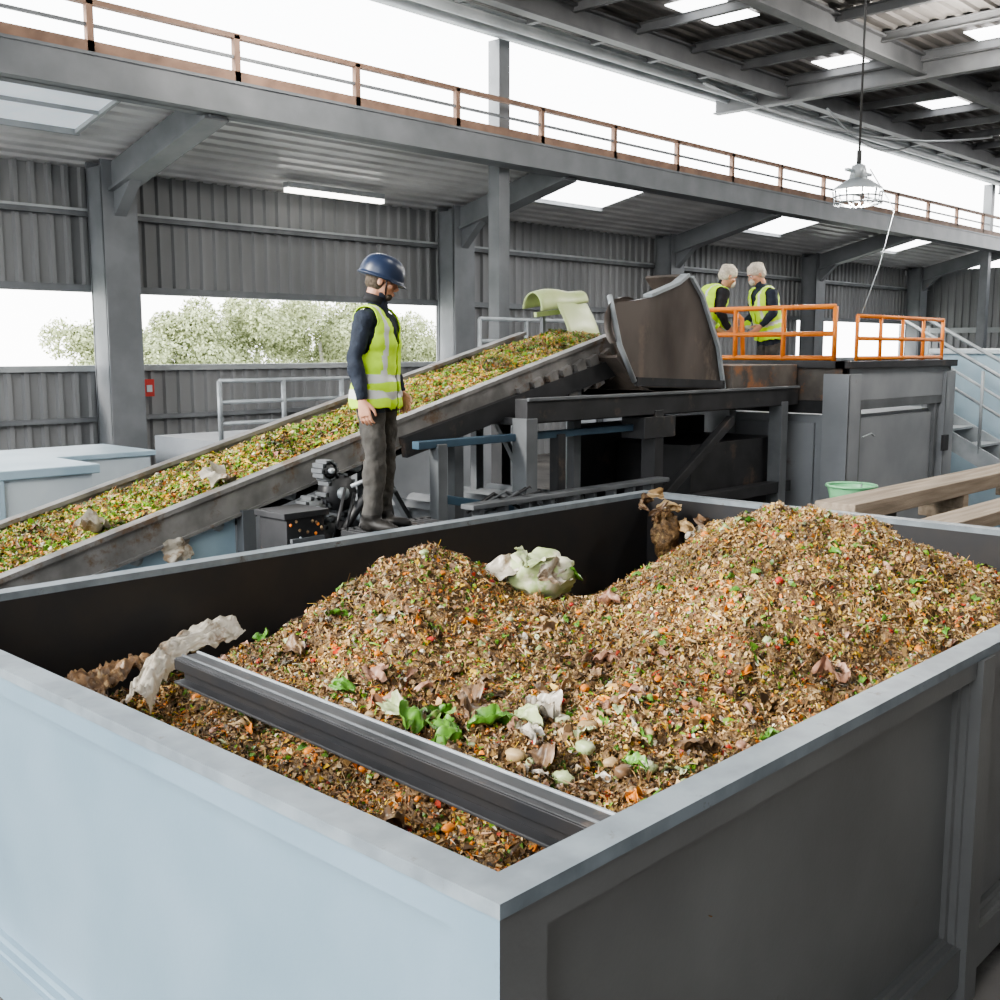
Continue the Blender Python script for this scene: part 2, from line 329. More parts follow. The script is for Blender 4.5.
# ---------------------------------------------------------------- noise + waste
TAB=rng.random((256,256))
def vn(x,y,s=0):
    x=np.asarray(x,float)+s*17.3; y=np.asarray(y,float)+s*9.1
    xi=np.floor(x).astype(int); yi=np.floor(y).astype(int); fx=x-xi; fy=y-yi
    fx=fx*fx*(3-2*fx); fy=fy*fy*(3-2*fy)
    a=TAB[xi&255,yi&255];c=TAB[(xi+1)&255,yi&255];d=TAB[xi&255,(yi+1)&255];e=TAB[(xi+1)&255,(yi+1)&255]
    return (a*(1-fx)+c*fx)*(1-fy)+(d*(1-fx)+e*fx)*fy-.5
def fb(x,y,f,s=0): return vn(x*f,y*f,s)+.5*vn(x*f*2.1,y*f*2.1,s+1)+.25*vn(x*f*4.3,y*f*4.3,s+2)
def H(x,y):
    z=1.01-.05/(1+np.exp((x-2.40)/.05))
    d=np.sqrt(((x-5.10)/.98)**2+((y-2.70)/.98)**2); z=z+.755*np.exp(-d**2.1)
    d=np.sqrt(((x-3.72)/.62)**2+((y-4.02)/.58)**2); z=z+.55*np.exp(-d**2)
    d=np.sqrt(((x-3.30)/.6)**2+((y-2.55)/.8)**2); z=z+.13*np.exp(-d**2)
    d=np.sqrt(((x-5.9)/.5)**2+((y-1.9)/.5)**2); z=z+.10*np.exp(-d**2)
    d=np.sqrt(((x-4.40)/.5)**2+((y-3.62)/.3)**2); z=z-.12*np.exp(-d**2)
    z=z-.22/(1+np.exp(-(y-4.3)/.15))/(1+np.exp(-(x-4.5)/.2))-.14/(1+np.exp(-(y-4.75)/.1))
    z=z-.15/(1+np.exp(-(x-6.6)/.15))
    return z+.10*fb(x,y,1.6)+.07*fb(x,y,5,3)+.045*fb(x,y,14,5)
PAL=np.array([(.57,.36,.15),(.76,.55,.28),(.27,.15,.062),(.075,.042,.02),(.72,.23,.03),(.78,.50,.06),(.12,.26,.025),(.25,.46,.04),(.56,.33,.20),(.48,.05,.02),(.78,.72,.58)])
W_R=np.array([31,24,13,6,8,12,5.5,4.5,5,1.8,4.5]); W_L=np.array([20,8,26,18,6,5,7.5,5,6,1.8,3]); W_F=np.array([20,6,27,15,14,7,5.5,4,3,2.5,1.5])
W_C=np.array([11,8,7,4,7,20,22,34,2,1.2,3.])
def pick(w,n): return rng.choice(len(w),n,p=w/w.sum())
def grid_mesh(name,fn,x0,x1,y0,y1,st,material,parent=None):
    nx=int((x1-x0)/st)+1; ny=int((y1-y0)/st)+1
    xs=np.linspace(x0,x1,nx);ys=np.linspace(y0,y1,ny);XX,YY=np.meshgrid(xs,ys,indexing='ij');ZZ=fn(XX,YY)
    V=np.stack([XX,YY,ZZ],-1).reshape(-1,3)
    I=np.arange(nx*ny).reshape(nx,ny);Q=np.stack([I[:-1,:-1],I[1:,:-1],I[1:,1:],I[:-1,1:]],-1).reshape(-1,4)
    return np_mesh(name,V,Q,None,None,material,parent,True)
def np_mesh(name,V,Q,T,Cc,material,parent=None,smooth=False):
    me=bpy.data.meshes.new(name); nq=0 if Q is None else len(Q); ntr=0 if T is None else len(T)
    me.vertices.add(len(V)); me.vertices.foreach_set('co',V.astype(np.float32).ravel())
    loops=np.concatenate([a.ravel() for a in (Q,T) if a is not None]).astype(np.int32)
    me.loops.add(len(loops)); me.loops.foreach_set('vertex_index',loops)
    me.polygons.add(nq+ntr)
    st=np.concatenate([np.arange(nq)*4,nq*4+np.arange(ntr)*3]).astype(np.int32)
    me.polygons.foreach_set('loop_start',st)
    me.polygons.foreach_set('use_smooth',[smooth]*(nq+ntr))
    me.update(calc_edges=True); me.validate()
    if Cc is not None:
        a=me.color_attributes.new('Col','FLOAT_COLOR','POINT'); a.data.foreach_set('color',np.concatenate([Cc,np.ones((len(Cc),1))],1).astype(np.float32).ravel())
    me.materials.append(material)
    o=bpy.data.objects.new(name,me); SC.collection.objects.link(o)
    if parent: o.parent=parent
    return o
def frames(nrm,n,tilt):
    N=nrm+rng.normal(0,tilt,(n,3)); N/=np.linalg.norm(N,axis=1,keepdims=True)
    A=rng.normal(0,1,(n,3)); A-=N*(A*N).sum(1,keepdims=True); A/=np.linalg.norm(A,axis=1,keepdims=True)
    return A,np.cross(N,A),N
def bits(name,fn,x0,x1,y0,y1,ns,nl,wf,smin,smax,parent=None,thin=.40):
    def base(n):
        x=rng.uniform(x0,x1,n);y=rng.uniform(y0,y1,n);z=fn(x,y);e=.03
        nr=np.stack([-(fn(x+e,y)-fn(x-e,y))/(2*e),-(fn(x,y+e)-fn(x,y-e))/(2*e),np.ones(n)],1);nr/=np.linalg.norm(nr,axis=1,keepdims=True)
        return x,y,z,nr
    x,y,z,nr=base(ns); A,B,N=frames(nr,ns,.6)
    L=smin+(smax-smin)*rng.random(ns)**1.7; th=rng.random(ns)<thin
    L=L*np.where(th,2.0,1); W=L*np.where(th,rng.uniform(.05,.13,ns),rng.uniform(.25,.8,ns)); big=rng.random(ns)<.05; L=np.where(big,L*1.9,L); W=np.where(big,W*1.8,W)
    P=np.stack([x,y,z],1)+nr*rng.uniform(-.004,.018,ns)[:,None]; cv=L*rng.uniform(.05,.35,ns)
    L=np.minimum(L,.10); W=np.minimum(W,.05)
    h=lambda a,bb,c: P+A*(a*L)[:,None]+B*(bb*W)[:,None]+N*(c*cv)[:,None]
    o=np.ones(ns)
    VV=np.stack([h(-.5*o,-.2*o,-o),h(-.5*o,.25*o,-o),h(-.05*o,-.5*o,.5*o),h(.05*o,.5*o,.6*o),h(.5*o,-.25*o,-o),h(.45*o,.15*o,-o)],1).reshape(-1,3)
    I=np.arange(ns)[:,None]*6; Q=np.concatenate([I+np.array([0,2,3,1]),I+np.array([2,4,5,3])])
    shade=lambda x,y: np.clip(1.04+.9*fb(x,y,2.6,11)+.7*fb(x,y,9,12),.3,1.5)[:,None]
    cs=wf(x,y); cs=np.where(th&(cs>3)&(rng.random(ns)<.6),0,cs); c=PAL[cs]*rng.uniform(.6,1.2,(ns,1))*shade(x,y)
    CC=np.repeat(c,6,0)
    x,y,z,nr=base(nl); A,B,N=frames(nr,nl,.6); R=smin*.25+(smax*.42-smin*.25)*rng.random(nl)**2
    P=np.stack([x,y,z],1)+nr*(R*.4)[:,None]; r1,r2,r3=[R*rng.uniform(.5,1.2,nl) for _ in range(3)]
    V2=np.stack([P+A*r1[:,None],P-A*r1[:,None],P+B*r2[:,None],P-B*r2[:,None],P+N*r3[:,None],P-N*r3[:,None]],1).reshape(-1,3)
    I=len(VV)+np.arange(nl)[:,None]*6
    T=np.concatenate([I+np.array(t) for t in ((0,2,4),(2,1,4),(1,3,4),(3,0,4),(2,0,5),(1,2,5),(3,1,5),(0,3,5))])
    c2=PAL[wf(x,y)]*rng.uniform(.6,1.15,(nl,1))*shade(x,y)
    return np_mesh(name,np.concatenate([VV,V2]),Q,T,np.concatenate([CC,np.repeat(c2,6,0)]),M['bits'],parent)
def wf(x,y):
    n=len(x); a=pick(W_R,n);bb=pick(W_L,n);c=pick(W_F,n)
    r=np.exp(-((x-5.2)/1.3)**2-((y-2.6)/1.1)**2)*1.4+.5*vn(x*3,y*3,7)
    f=(x<2.5)
    return np.where(f,c,np.where(rng.random(n)<r,a,bb))
wp=bpy.data.objects.new('food_waste_pile',None); SC.collection.objects.link(wp)
grid_mesh('mulch_base',H,X0+.11,X1-.11,Y0+.11,Y1-.11,.016,M['dirt'],wp)
bits('shredded_bits',H,X0+.12,X1-.12,Y0+.12,Y1-.12,172000,60000,wf,.008,.034,wp)

# ---- larger items in the waste
def crump(b,c,L,W,m,ang,tilt=.3,curl=.5,amp=.25,seed=0,nu=14,nv=10,leaf=True,ftilt=0):
    R=Matrix.Rotation(ang,3,'Z')@Matrix.Rotation(tilt,3,'X')@Matrix.Rotation(ftilt,3,'Y'); c=Vector(c)
    def fn(u,v):
        w=(math.sin(math.pi*(u*.92+.05))**.6 if leaf else .75+.25*math.sin(math.pi*u)); x=(u-.5)*L; y=(v-.5)*W*w
        q=Vector((u*2.5+seed*3.1,v*2.5+seed,seed*.37))
        z=amp*L*noise.noise(q)+.12*L*noise.noise(q*3)+curl*(y*y/W*1.6)+.25*curl*math.sin(u*3.1)*L
        ed=1+.7*noise.noise(Vector((u*4+seed,0 if v<.5 else 9,seed)))
        return c+R@Vector((x+.15*L*noise.noise(q+Vector((5,0,0))),y*ed,z))
    b.sheet(fn,nu,nv,m)
b=MB(); S=0
lv=[(2.82,2.99,'leafg',.20),(2.95,2.85,'leafg',.18),(2.78,3.12,'leafg',.20),(2.9,3.1,'leafg',.16),(3.05,2.75,'leafp',.14),(2.72,2.85,'leafg',.15),(2.1,3.2,'leafg',.12),(2.98,3.0,'leafd',.22),(2.66,3.2,'leafd',.2),
    (3.1,2.5,'leafp',.12),(3.2,2.3,'leafg',.10),(3.0,2.2,'leafg',.10),(2.9,3.7,'leafg',.12),(6.0,2.2,'leafg',.12),(5.6,3.2,'leafg',.10),(2.85,3.3,'leafp',.16),
    (3.6,2.0,'leafg',.10),(3.4,4.3,'leafg',.10),(3.2,4.1,'leafg',.10),(3.1,4.6,'leafg',.12)]
for x,y,m,s in lv:
    S+=1; crump(b,(x,y,float(H(x,y))+s*.16),s,s*.6,m,random.uniform(0,6.3),random.uniform(-.5,.5),.5,.3,S,22,14)
for i in range(300):
    S+=1; x=random.uniform(1.8,6.7); y=random.uniform(1.7,4.7); s=random.uniform(.025,.07)
    crump(b,(x,y,float(H(x,y))+s*.2),s,s*.6,random.choice(['leafg','leafg','leafg','leafp']),random.uniform(0,6.3),random.uniform(-.6,.6),.6,.3,S,8,6)
b.build('lettuce_leaves')
b=MB()
for x,y,s,m in ((4.15,2.05,.15,'meat'),(3.0,3.6,.15,'meat'),(2.85,2.5,.14,'leafd'),(3.3,2.85,.17,'leafd'),(3.75,2.9,.14,'meat'),(3.3,2.15,.14,'leafd'),(2.9,3.4,.16,'meat'),(3.0,4.2,.14,'leafd'),(2.95,2.65,.15,'plastic'),(3.15,2.75,.17,'plastic'),(2.2,2.6,.12,'leafd'),(2.2,3.9,.14,'leafd'),(4.2,3.25,.14,'meat'),(3.1,3.1,.17,'leafd')):
    S+=1; crump(b,(x,y,float(H(x,y))+.02),s,s*.7,m,random.uniform(0,6.3),random.uniform(-.3,.3),.5,.45,S,24,16)
for i in range(520):
    S+=1; 
    if i<240: x=random.uniform(2.5,3.9); y=random.uniform(1.7,3.6)
    else: x=random.uniform(1.7,6.8); y=random.uniform(1.6,4.9)
    s=random.uniform(.03,.085)
    crump(b,(x,y,float(H(x,y))+s*.12),s,s*random.uniform(.3,.7),random.choice(['leafd','leafd','meat','veg','plastic','dirt','dirt','carrot']),random.uniform(0,6.3),random.uniform(-.7,.7),.6,.45,S,8,6)
for i in range(170):
    x=random.uniform(1.8,6.2); y=random.uniform(1.8,4.4); r=random.uniform(.009,.02)
    b.ell((x,y,float(H(x,y))+r*.5),(r*1.3,r,r*.9),random.choice(['veg','meat','leafp','carrot','carrot','carrot','red']),8,jit=.3,seed=i)
for i in range(18):
    x=random.uniform(2.7,3.4); y=random.uniform(2.1,3.0); r=random.uniform(.016,.032)
    b.ell((x,y,float(H(x,y))+r*.6),(r*1.4,r,r*.9),random.choice(['veg','veg','leafp','leafd']),10,rot=Matrix.Rotation(i,3,'Z'),jit=.3,seed=i)
b.build('vegetable_scraps')
b=MB()
cx_,cy_=4.26,3.74; hc=float(H(cx_,cy_))+.02
b.ell((cx_,cy_,hc+.09),(.18,.12,.13),'leafp',24,rot=Matrix.Rotation(-.6,3,'Z'),jit=.35,seed=3)
crump(b,(cx_-.06,cy_+.03,hc+.17),.24,.2,'leafp',.5,.3,.35,.15,71,20,14); crump(b,(cx_+.06,cy_-.12,hc+.08),.18,.12,'leafg',-.4,-.5,.5,.25,72,18,12)
crump(b,(cx_-.05,cy_-.12,hc+.12),.24,.14,'plastic',.0,.9,.35,.2,73,18,12); crump(b,(cx_-.17,cy_+.12,hc+.12),.2,.16,'plastic',2.0,-.5,.35,.2,74,18,12)
b.build('cabbage')
b=MB()
def film(pts,w,seed,m='plastic'):
    pts=[Vector(p) for p in pts]
    def fn(u,v):
        t=u*(len(pts)-1); i=min(int(t),len(pts)-2); f=t-i; p=pts[i].lerp(pts[i+1],f)
        d=(pts[i+1]-pts[i]).normalized(); sd=d.cross(Z).normalized(); q=Vector((u*3+seed,v*2,seed))
        return p+sd*(v-.5)*w*(1+.7*noise.noise(q))+Vector((0,0,.06*noise.noise(q*1.3)+.035*noise.noise(q*6)+.04*math.sin(v*math.pi)))
    b.sheet(fn,54,24,m)
film([(2.24,4.30,1.03),(2.36,4.44,1.09),(2.55,4.60,1.12),(2.85,4.74,1.14),(3.1,4.84,1.15)],.13,1)
film([(2.05,4.35,1.0),(2.15,4.6,1.05),(2.3,4.8,1.04)],.2,5,'leafd')
film([(2.25,4.75,1.0),(2.5,4.85,1.06),(2.7,4.75,1.06)],.16,8,'leafd')
b.build('plastic_bag')
b=MB()
for i,(dx,dy,dz,s,m) in enumerate(((0,0,0,.2,'leafd'),(.05,-.08,.06,.2,'veg'),(-.03,.05,.12,.18,'leafd'),(.12,-.2,-.05,.2,'veg'),(0,.0,.18,.14,'veg'),(-.06,-.05,.05,.2,'leafd'),(.1,-.3,-.10,.16,'plastic'),(.18,-.34,-.04,.2,'leafd'))):
    crump(b,(6.74+dx,4.78+dy,1.30+dz),s,s*.55,m,i*1.3,1.1,.8,.45,90+i,22,14,ftilt=.8)
b.ell((6.78,4.72,1.18),(.10,.10,.18),'dirt',16,jit=.6,seed=4)
b.build('root_vegetable_clump')

# ---------------------------------------------------------------- conveyor
cz=lambda x: 1.265+.2545*(x-2.57)
CY0,CY1=6.4,7.6; CA,CB=.6,8.35
cv=bpy.data.objects.new('conveyor',None); SC.collection.objects.link(cv)
b=MB()
for y,zz in ((CY0,0),(CY1,0)):
    b.beam((CA,y,cz(CA)-.11),(CB,y,cz(CB)-.11),.05,.22,'conv'); b.beam((CA,y,cz(CA)-.01),(CB,y,cz(CB)-.01),.1,.03,'conv'); b.beam((CA,y,cz(CA)-.21),(CB,y,cz(CB)-.21),.1,.02,'conv')
b.beam((CA,7,cz(CA)-.13),(CB,7,cz(CB)-.13),1.12,.02,'belt'); b.beam((CA,7,cz(CA)-.30),(CB,7,cz(CB)-.30),1.05,.02,'belt')
b.cyl((CB,CY0+.05,cz(CB)-.2),(CB,CY1-.05,cz(CB)-.2),.11,'dark',n=20)
for x in np.arange(1,8.2,.6): b.cyl((x,CY0,cz(x)-.24),(x,CY1,cz(x)-.24),.04,'steell',n=8)
for x in (4.2,6.2,7.7):
    for y in (CY0-.02,CY1+.02): b.box(x-.05,x+.05,y-.04,y+.04,0,cz(x)-.2,'steel')
    b.beam((x,CY0,.5),(x,CY1,cz(x)-.35),.05,.05,'steel'); b.box(x-.04,x+.04,CY0,CY1,.45,.52,'steel')
for k in range(7):
    x=6.95+k*.19; b.beam((x,CY0-.05,cz(x)-.12),(x+.12,CY0-.05,cz(x)-.36-.03*(k%2)),.05,.12,'conv')
b.beam((5.6,CY0-.06,cz(5.6)-.22),(8.3,CY0-.06,cz(8.3)-.3),.06,.16,'dark')
x0,x1=1.2,4.15
b.add([(x0,CY0+.04,.2),(x1,CY0+.04,.2),(x1,CY0+.04,cz(x1)-.24),(x0,CY0+.04,cz(x0)-.24),(x0,CY0+.08,.2),(x1,CY0+.08,.2),(x1,CY0+.08,cz(x1)-.24),(x0,CY0+.08,cz(x0)-.24)],MB.BF,'ltblue')
for x in (2.0,2.9,3.7): b.box(x-.02,x+.02,CY0+.01,CY0+.05,.2,cz(x)-.24,'white')
b.build('frame',cv)
def HC(x,y): return cz(x)-.09+.09*np.cos((y-7)/.62*1.5)+.07*fb(x,y,3)+.02*fb(x,y,14,2)
grid_mesh('waste_layer',HC,CA,CB,CY0+.03,CY1-.03,.03,M['dirt'],cv)
bits('waste_shreds',HC,CA,CB,CY0+.03,CY1-.03,52000,16000,lambda x,y:pick(W_C,len(x)),.015,.048,cv,thin=.25)
b=MB(); 
crump(b,(4.1,6.55,cz(4.1)+.03),.24,.2,'plastic',.3,.3,.5,.3,41,18,12,leaf=False); crump(b,(3.25,6.6,cz(3.25)+.0),.3,.14,'plastic',.2,.3,.4,.3,42,18,12,leaf=False)
crump(b,(3.65,6.33,cz(3.65)-.26),.22,.16,'plastic',.2,1.4,.4,.3,43,18,12,leaf=False)
b.build('caught_plastic',cv)

# hopper
hp=bpy.data.objects.new('hopper_chute',None); SC.collection.objects.link(hp)
b=MB()
prof=[(7.93,2.98),(8.02,2.62),(8.25,2.28),(8.6,2.17),(9.78,2.17),(9.64,2.6),(9.34,3.10),(9.12,3.26),(8.95,3.17),(8.5,3.04),(8.2,3.0)]
for y0,y1 in ((6.15,6.19),):
    n=len(prof); b.add([(x,y0,z) for x,z in prof]+[(x,y1,z) for x,z in prof],[tuple(range(n)),tuple(range(2*n-1,n-1,-1))]+[(i,(i+1)%n,n+(i+1)%n,n+i) for i in range(n)],'hop')
back=[(9.12,3.28),(9.34,3.10),(9.64,2.62),(9.78,2.17)]
def strip(pr,ya,yb,m,off=0):
    for (xa,za),(xb,zb) in zip(pr[:-1],pr[1:]): b.beam((xa,(ya+yb)/2,za),(xb,(ya+yb)/2,zb),yb-ya,.03,m)
strip(back,6.15,6.65,'hop'); strip([(8.02,2.5),(8.4,2.2),(9.8,2.14)],6.15,7.7,'hop')
strip([(8.5,3.06),(8.95,3.19),(9.12,3.28)],6.12,6.22,'steell'); strip([(9.16,3.26),(9.36,3.08),(9.66,2.6),(9.79,2.17)],6.11,6.16,'steell')
for k in range(5): b.cyl((8.5+k*.28,6.12,2.24),(8.5+k*.28,6.16,2.24),.02,'steel',n=8)
b.beam((8.28,6.13,2.27),(9.78,6.13,2.21),.04,.08,'dark')
b.tube([(7.86,6.12,3.04),(7.93,6.12,2.85),(8.02,6.12,2.6),(8.25,6.12,2.27)],.025,'steell',n=8)
def lipf(u,v):
    a=v*math.pi*.8; return Vector((7.98-.22*math.sin(a)+.35*u, 6.12+.10*u-.02, 3.02-.25*(1-math.cos(a))*.9+.02*math.sin(u*3)))
b.sheet(lipf,8,12,'hop')
b.build('shell',hp)
b=MB()
def lobe(u,v):
    a=math.pi*(v*1.05-.05); w=.17*(.75+.25*math.sin(math.pi*min(1,u*1.2+.15)))
    return Vector((8.55+.75*u, 7.66-.02*u-w*math.cos(a)*.9, 2.98+.10*u+w*1.15*math.sin(a)*(1-.25*u)))
b.sheet(lobe,16,16,'gplastic')
def apron(u,v):
    return Vector((8.76+.62*u+.05*v, 7.52-.16*math.sin(v*1.6)+.10*u, 3.04-.44*v+.05*math.sin(u*3.1)))
b.sheet(apron,12,12,'gplastic')
b.beam((8.6,7.66,2.92),(9.35,7.62,3.0),.04,.05,'gplastic'); b.box(8.7,8.74,7.64,7.68,2.55,2.95,'steel'); b.box(9.2,9.24,7.62,7.66,2.1,2.95,'steel')
o=b.build('plastic_guard',hp)
md=o.modifiers.new('s','SOLIDIFY'); md.thickness=.015

# machine frame below the hopper
b=MB()
b.beam((6.7,6.12,2.06),(11.2,6.12,2.06),.14,.20,'dark'); b.beam((6.7,8.1,2.08),(11.2,8.1,2.08),.14,.16,'dark')
b.box(6.7,11.25,6.2,8.1,1.94,2.0,'dark'); b.box(8.2,11.25,6.2,8.1,1.98,2.14,'dark'); b.box(9.9,11.25,6.1,8.1,2.14,2.40,'rusty')
b.box(6.7,11.2,6.03,6.06,2.14,2.17,'steel')
for x in (6.75,8.55,10.9):
    for y in (6.12,8.1): b.box(x-.07,x+.07,y-.08,y+.08,0,2.0,'steel' if x!=8.55 else 'dark')
b.box(8.75,11.1,7.2,7.3,0,1.8,'dark'); b.box(6.7,11.1,6.05,6.2,1.0,1.12,'dark'); b.box(6.4,11.1,6.3,8.0,0.2,1.0,'dark')
b.box(9.4,11.1,6.25,7.2,1.0,1.6,'dark')
b.box(8.3,8.8,6.03,6.3,1.74,1.94,'dark'); b.beam((8.7,6.1,1.15),(9.9,6.1,1.85),.08,.09,'dark')
b.beam((5.6,6.2,1.84),(8.7,6.2,1.84),.08,.06,'blue'); b.box(5.78,5.88,6.14,6.24,0,1.84,'steel'); b.box(7.2,7.3,6.14,6.24,0,1.84,'dark')
b.beam((5.9,6.2,1.4),(7.6,6.2,1.05),.05,.07,'blue')
for k in range(6): b.cyl((6.3+k*.35,6.6,1.12),(6.3+k*.35,7.8,1.12),.09,'steel',n=12)
for k in range(9): b.box(6.0+k*.28,6.04+k*.28,5.9,6.0,.9,1.38,'steel')
b.box(5.9,8.5,5.88,6.02,1.34,1.38,'steel')
for k in range(5): b.tube([(6.0+k*.1,6.05,1.3+.03*math.sin(k*2)),(6.3+k*.14,6.05,1.42+.05*math.sin(k*3)),(6.8+k*.1,6.1,1.2)],.016,random.choice(['dark','steel','dark']),n=6)
b.build('sorting_machine_frame',bevel=.006)

# ---------------------------------------------------------------- sorting platform
PX0,PX1,PY0,PY1=11.3,14.15,5.53,9.2; FZ=1.84
b=MB()
b.box(PX0+.1,PX1-.1,PY0+.1,PY1-.1,0,FZ,'panel')
b.box(PX0-.06,PX1+.06,PY0-.06,PY0+.12,2.36,2.44,'dark'); b.box(PX0-.06,PX0+.12,PY0,PY1,2.36,2.44,'dark')
b.box(PX0,PX1,PY0,PY0+.06,2.0,2.36,'panel'); b.box(PX0,PX0+.06,PY0,PY1,2.0,2.36,'rusty')
b.box(PX0,PX1,PY0,PY0+.12,1.9,2.0,'steel'); b.box(PX0,PX0+.12,PY0,PY1,1.86,2.0,'dark')
b.box(PX1-.06,PX1,PY0,PY1,2.0,2.36,'panel')
for x,y in ((PX0,PY0),(PX1-.2,PY0),(PX0,7.0),(PX0,PY1-.2)):
    b.box(x-.03,x+.27,y-.04,y+.0,0,2.3,'panel'); b.box(x-.04,x,y-.04,y+.26,0,2.3,'panel')
b.box(PX0+.45,PX1-.35,PY0+.06,PY0+.1,.35,1.8,'panel'); b.box(PX0+.06,PX0+.1,PY0+.4,6.9,.35,1.75,'panel')
for xa,xb in ((PX0+.35,PX0+.42),(PX1-.4,PX1-.33)): b.box(xa,xb,PY0+.02,PY0+.12,.2,1.9,'steel')
b.box(PX0+.35,PX1-.33,PY0+.02,PY0+.12,.2,.3,'steel')
b.box(PX1-.3,PX1-.15,PY0-.08,PY0-.04,1.3,1.5,'dark'); b.tube([(PX0+.3,PY0-.06,1.6),(PX0+.5,PY0-.07,1.63),(PX0+.6,PY0-.06,1.6)],.012,'steell',n=6)
b.build('sorting_platform',bevel=.01)
b=MB(); T=3.03
def rail(p0,p1,n,zb,zt,r=.028):
    p0=Vector(p0);p1=Vector(p1)
    for i in range(n+1):
        q=p0.lerp(p1,i/n); b.tube([(q.x,q.y,zb),(q.x,q.y,zt)],r,'orange',n=8)
    for z in (zt,zb+(zt-zb)*.5,zb+.03): b.tube([(p0.x,p0.y,z),(p1.x,p1.y,z)],r,'orange',n=8)
rail((PX0+.03,PY0+.18,0),(PX0+.03,8.2,0),4,2.44,T); rail((PX0+.25,PY0+.03,0),(PX1-.25,PY0+.03,0),4,2.44,T-.1,.022)
b.tube([(PX0+.40,7.2,T-.02),(PX0+.40,7.1,T-.1),(PX0+.40,7.07,2.45)],.028,'orange',n=8); b.tube([(PX0+.03,7.2,T),(PX0+.40,7.2,T-.02)],.028,'orange',n=8)
b.build('orange_guard_rail')
# stairs
b=MB(); n=9
for xs in (14.35,15.25):
    b.beam((xs,6.3,FZ-.05),(xs,3.0,FZ-1.8),.04,.22,'steell')
    b.tube([(xs,6.6,3.0),(xs,6.3,2.97),(xs,3.0,1.1)],.025,'steell',n=8); b.tube([(xs,6.3,2.5),(xs,3.0,.6)],.02,'steell',n=8)
    for k in range(4):
        t=k/3; y=6.3-3.3*t; z=FZ-1.78*t; b.tube([(xs,y,z),(xs,y,z+1.05)],.022,'steell',n=8)
for k in range(n):
    t=(k+.5)/n; b.box(14.37,15.23,6.3-3.3*t-.13,6.3-3.3*t+.13,FZ-1.8*t-.03,FZ-1.8*t,'steell')
b.box(14.25,15.3,6.3,7.5,FZ-.08,FZ,'steell')
for x in (14.3,15.2): b.box(x,x+.06,7.4,7.46,0,FZ-.08,'steell')
b.build('access_stairs')
b=MB(); b.box(16.2,19,4.6,6.6,0,2.5,'ltblue'); b.box(16.15,19.05,4.55,6.65,2.5,2.58,'white'); b.box(16.15,16.2,5.4,5.5,0,2.5,'white')
b.build('storage_tank',bevel=.02)
# timber beams on trestles
b=MB()
b.beam((7.95,3.95,1.31),(13,3.95,1.31),.34,.14,'wood'); b.beam((7.95,3.3,1.20),(13,3.3,1.20),.3,.12,'wood'); b.beam((8.4,2.75,1.16),(13,2.75,1.16),.3,.12,'wood')
for x in (8.2,10.2,12.2): b.box(x-.06,x+.06,2.5,4.2,1.02,1.12,'wood'); b.box(x-.06,x+.06,2.6,2.72,0,1.02,'wood'); b.box(x-.06,x+.06,4.0,4.12,0,1.02,'wood'); b.box(x-.06,x+.06,3.78,4.12,1.12,1.24,'wood')
b.build('timber_beams',bevel=.008)
bx_,by_,bz=9.16,4.40,1.17
b=MB()
b.box(8.5,9.6,4.17,4.75,1.07,1.17,'dark'); 
for x in (8.6,9.5): b.box(x-.05,x+.05,4.2,4.7,0,1.07,'dark')
b.build('low_steel_table')
b=MB()
b.tube([(bx_,by_,bz),(bx_,by_,bz+.2)],[.16,.21],'bucket',n=24,caps=False); b.cyl((bx_,by_,bz),(bx_,by_,bz+.01),.16,'bucket',n=24); b.cyl((bx_,by_,bz+.12),(bx_,by_,bz+.125),.17,'white',n=24)
b.tube([(bx_+.215*math.cos(a),by_+.215*math.sin(a),bz+.2) for a in np.linspace(0,2*math.pi,25)],.013,'bucket',n=6)
b.tube([(bx_+.2*math.cos(a),by_,bz+.2-.12*math.sin(a)-.0) for a in np.linspace(0,math.pi,12)],.006,'steell',n=5)
b.build('plastic_bucket')
# tanks left
b=MB(); b.box(1,4.55,9.3,11,0,1.48,'white'); b.box(.95,4.6,9.25,11.05,1.48,1.56,'ltblue'); 
for x in np.arange(1.5,4.5,1.1): b.box(x,x+.06,9.26,9.3,0,1.48,'ltblue')
b.build('wash_tank',bevel=.01)
b=MB(); b.box(5.2,6.6,12.0,13.2,0,1.32,'white'); b.box(5.15,6.65,11.95,13.25,1.32,1.38,'ltblue'); b.build('storage_cabinet',bevel=.01)
b=MB(); b.box(7.0,12.5,11.2,12.6,0,1.5,'panel')
for x in np.arange(7.1,12.5,.9): b.tube([(x,11.25,1.5),(x,11.25,2.2)],.03,'steell',n=8)
for z in (2.2,1.95,1.7): b.tube([(7.1,11.25,z),(12.4,11.25,z)],.025,'steell',n=8)
for x in np.arange(12.6,17,1.1): b.tube([(x,12.4,0),(x,12.4,3.05)],.035,'steell',n=8)
for z in (3.05,2.7): b.tube([(12.6,12.4,z),(17,12.4,z)],.035,'steell',n=8)
b.build('settling_tank_with_railing')
b=MB(); b.box(9.72,9.92,17.8,17.9,1.75,2.05,'red'); b.box(9.77,9.87,17.78,17.8,1.83,1.95,'white'); b.build('fire_alarm_box')
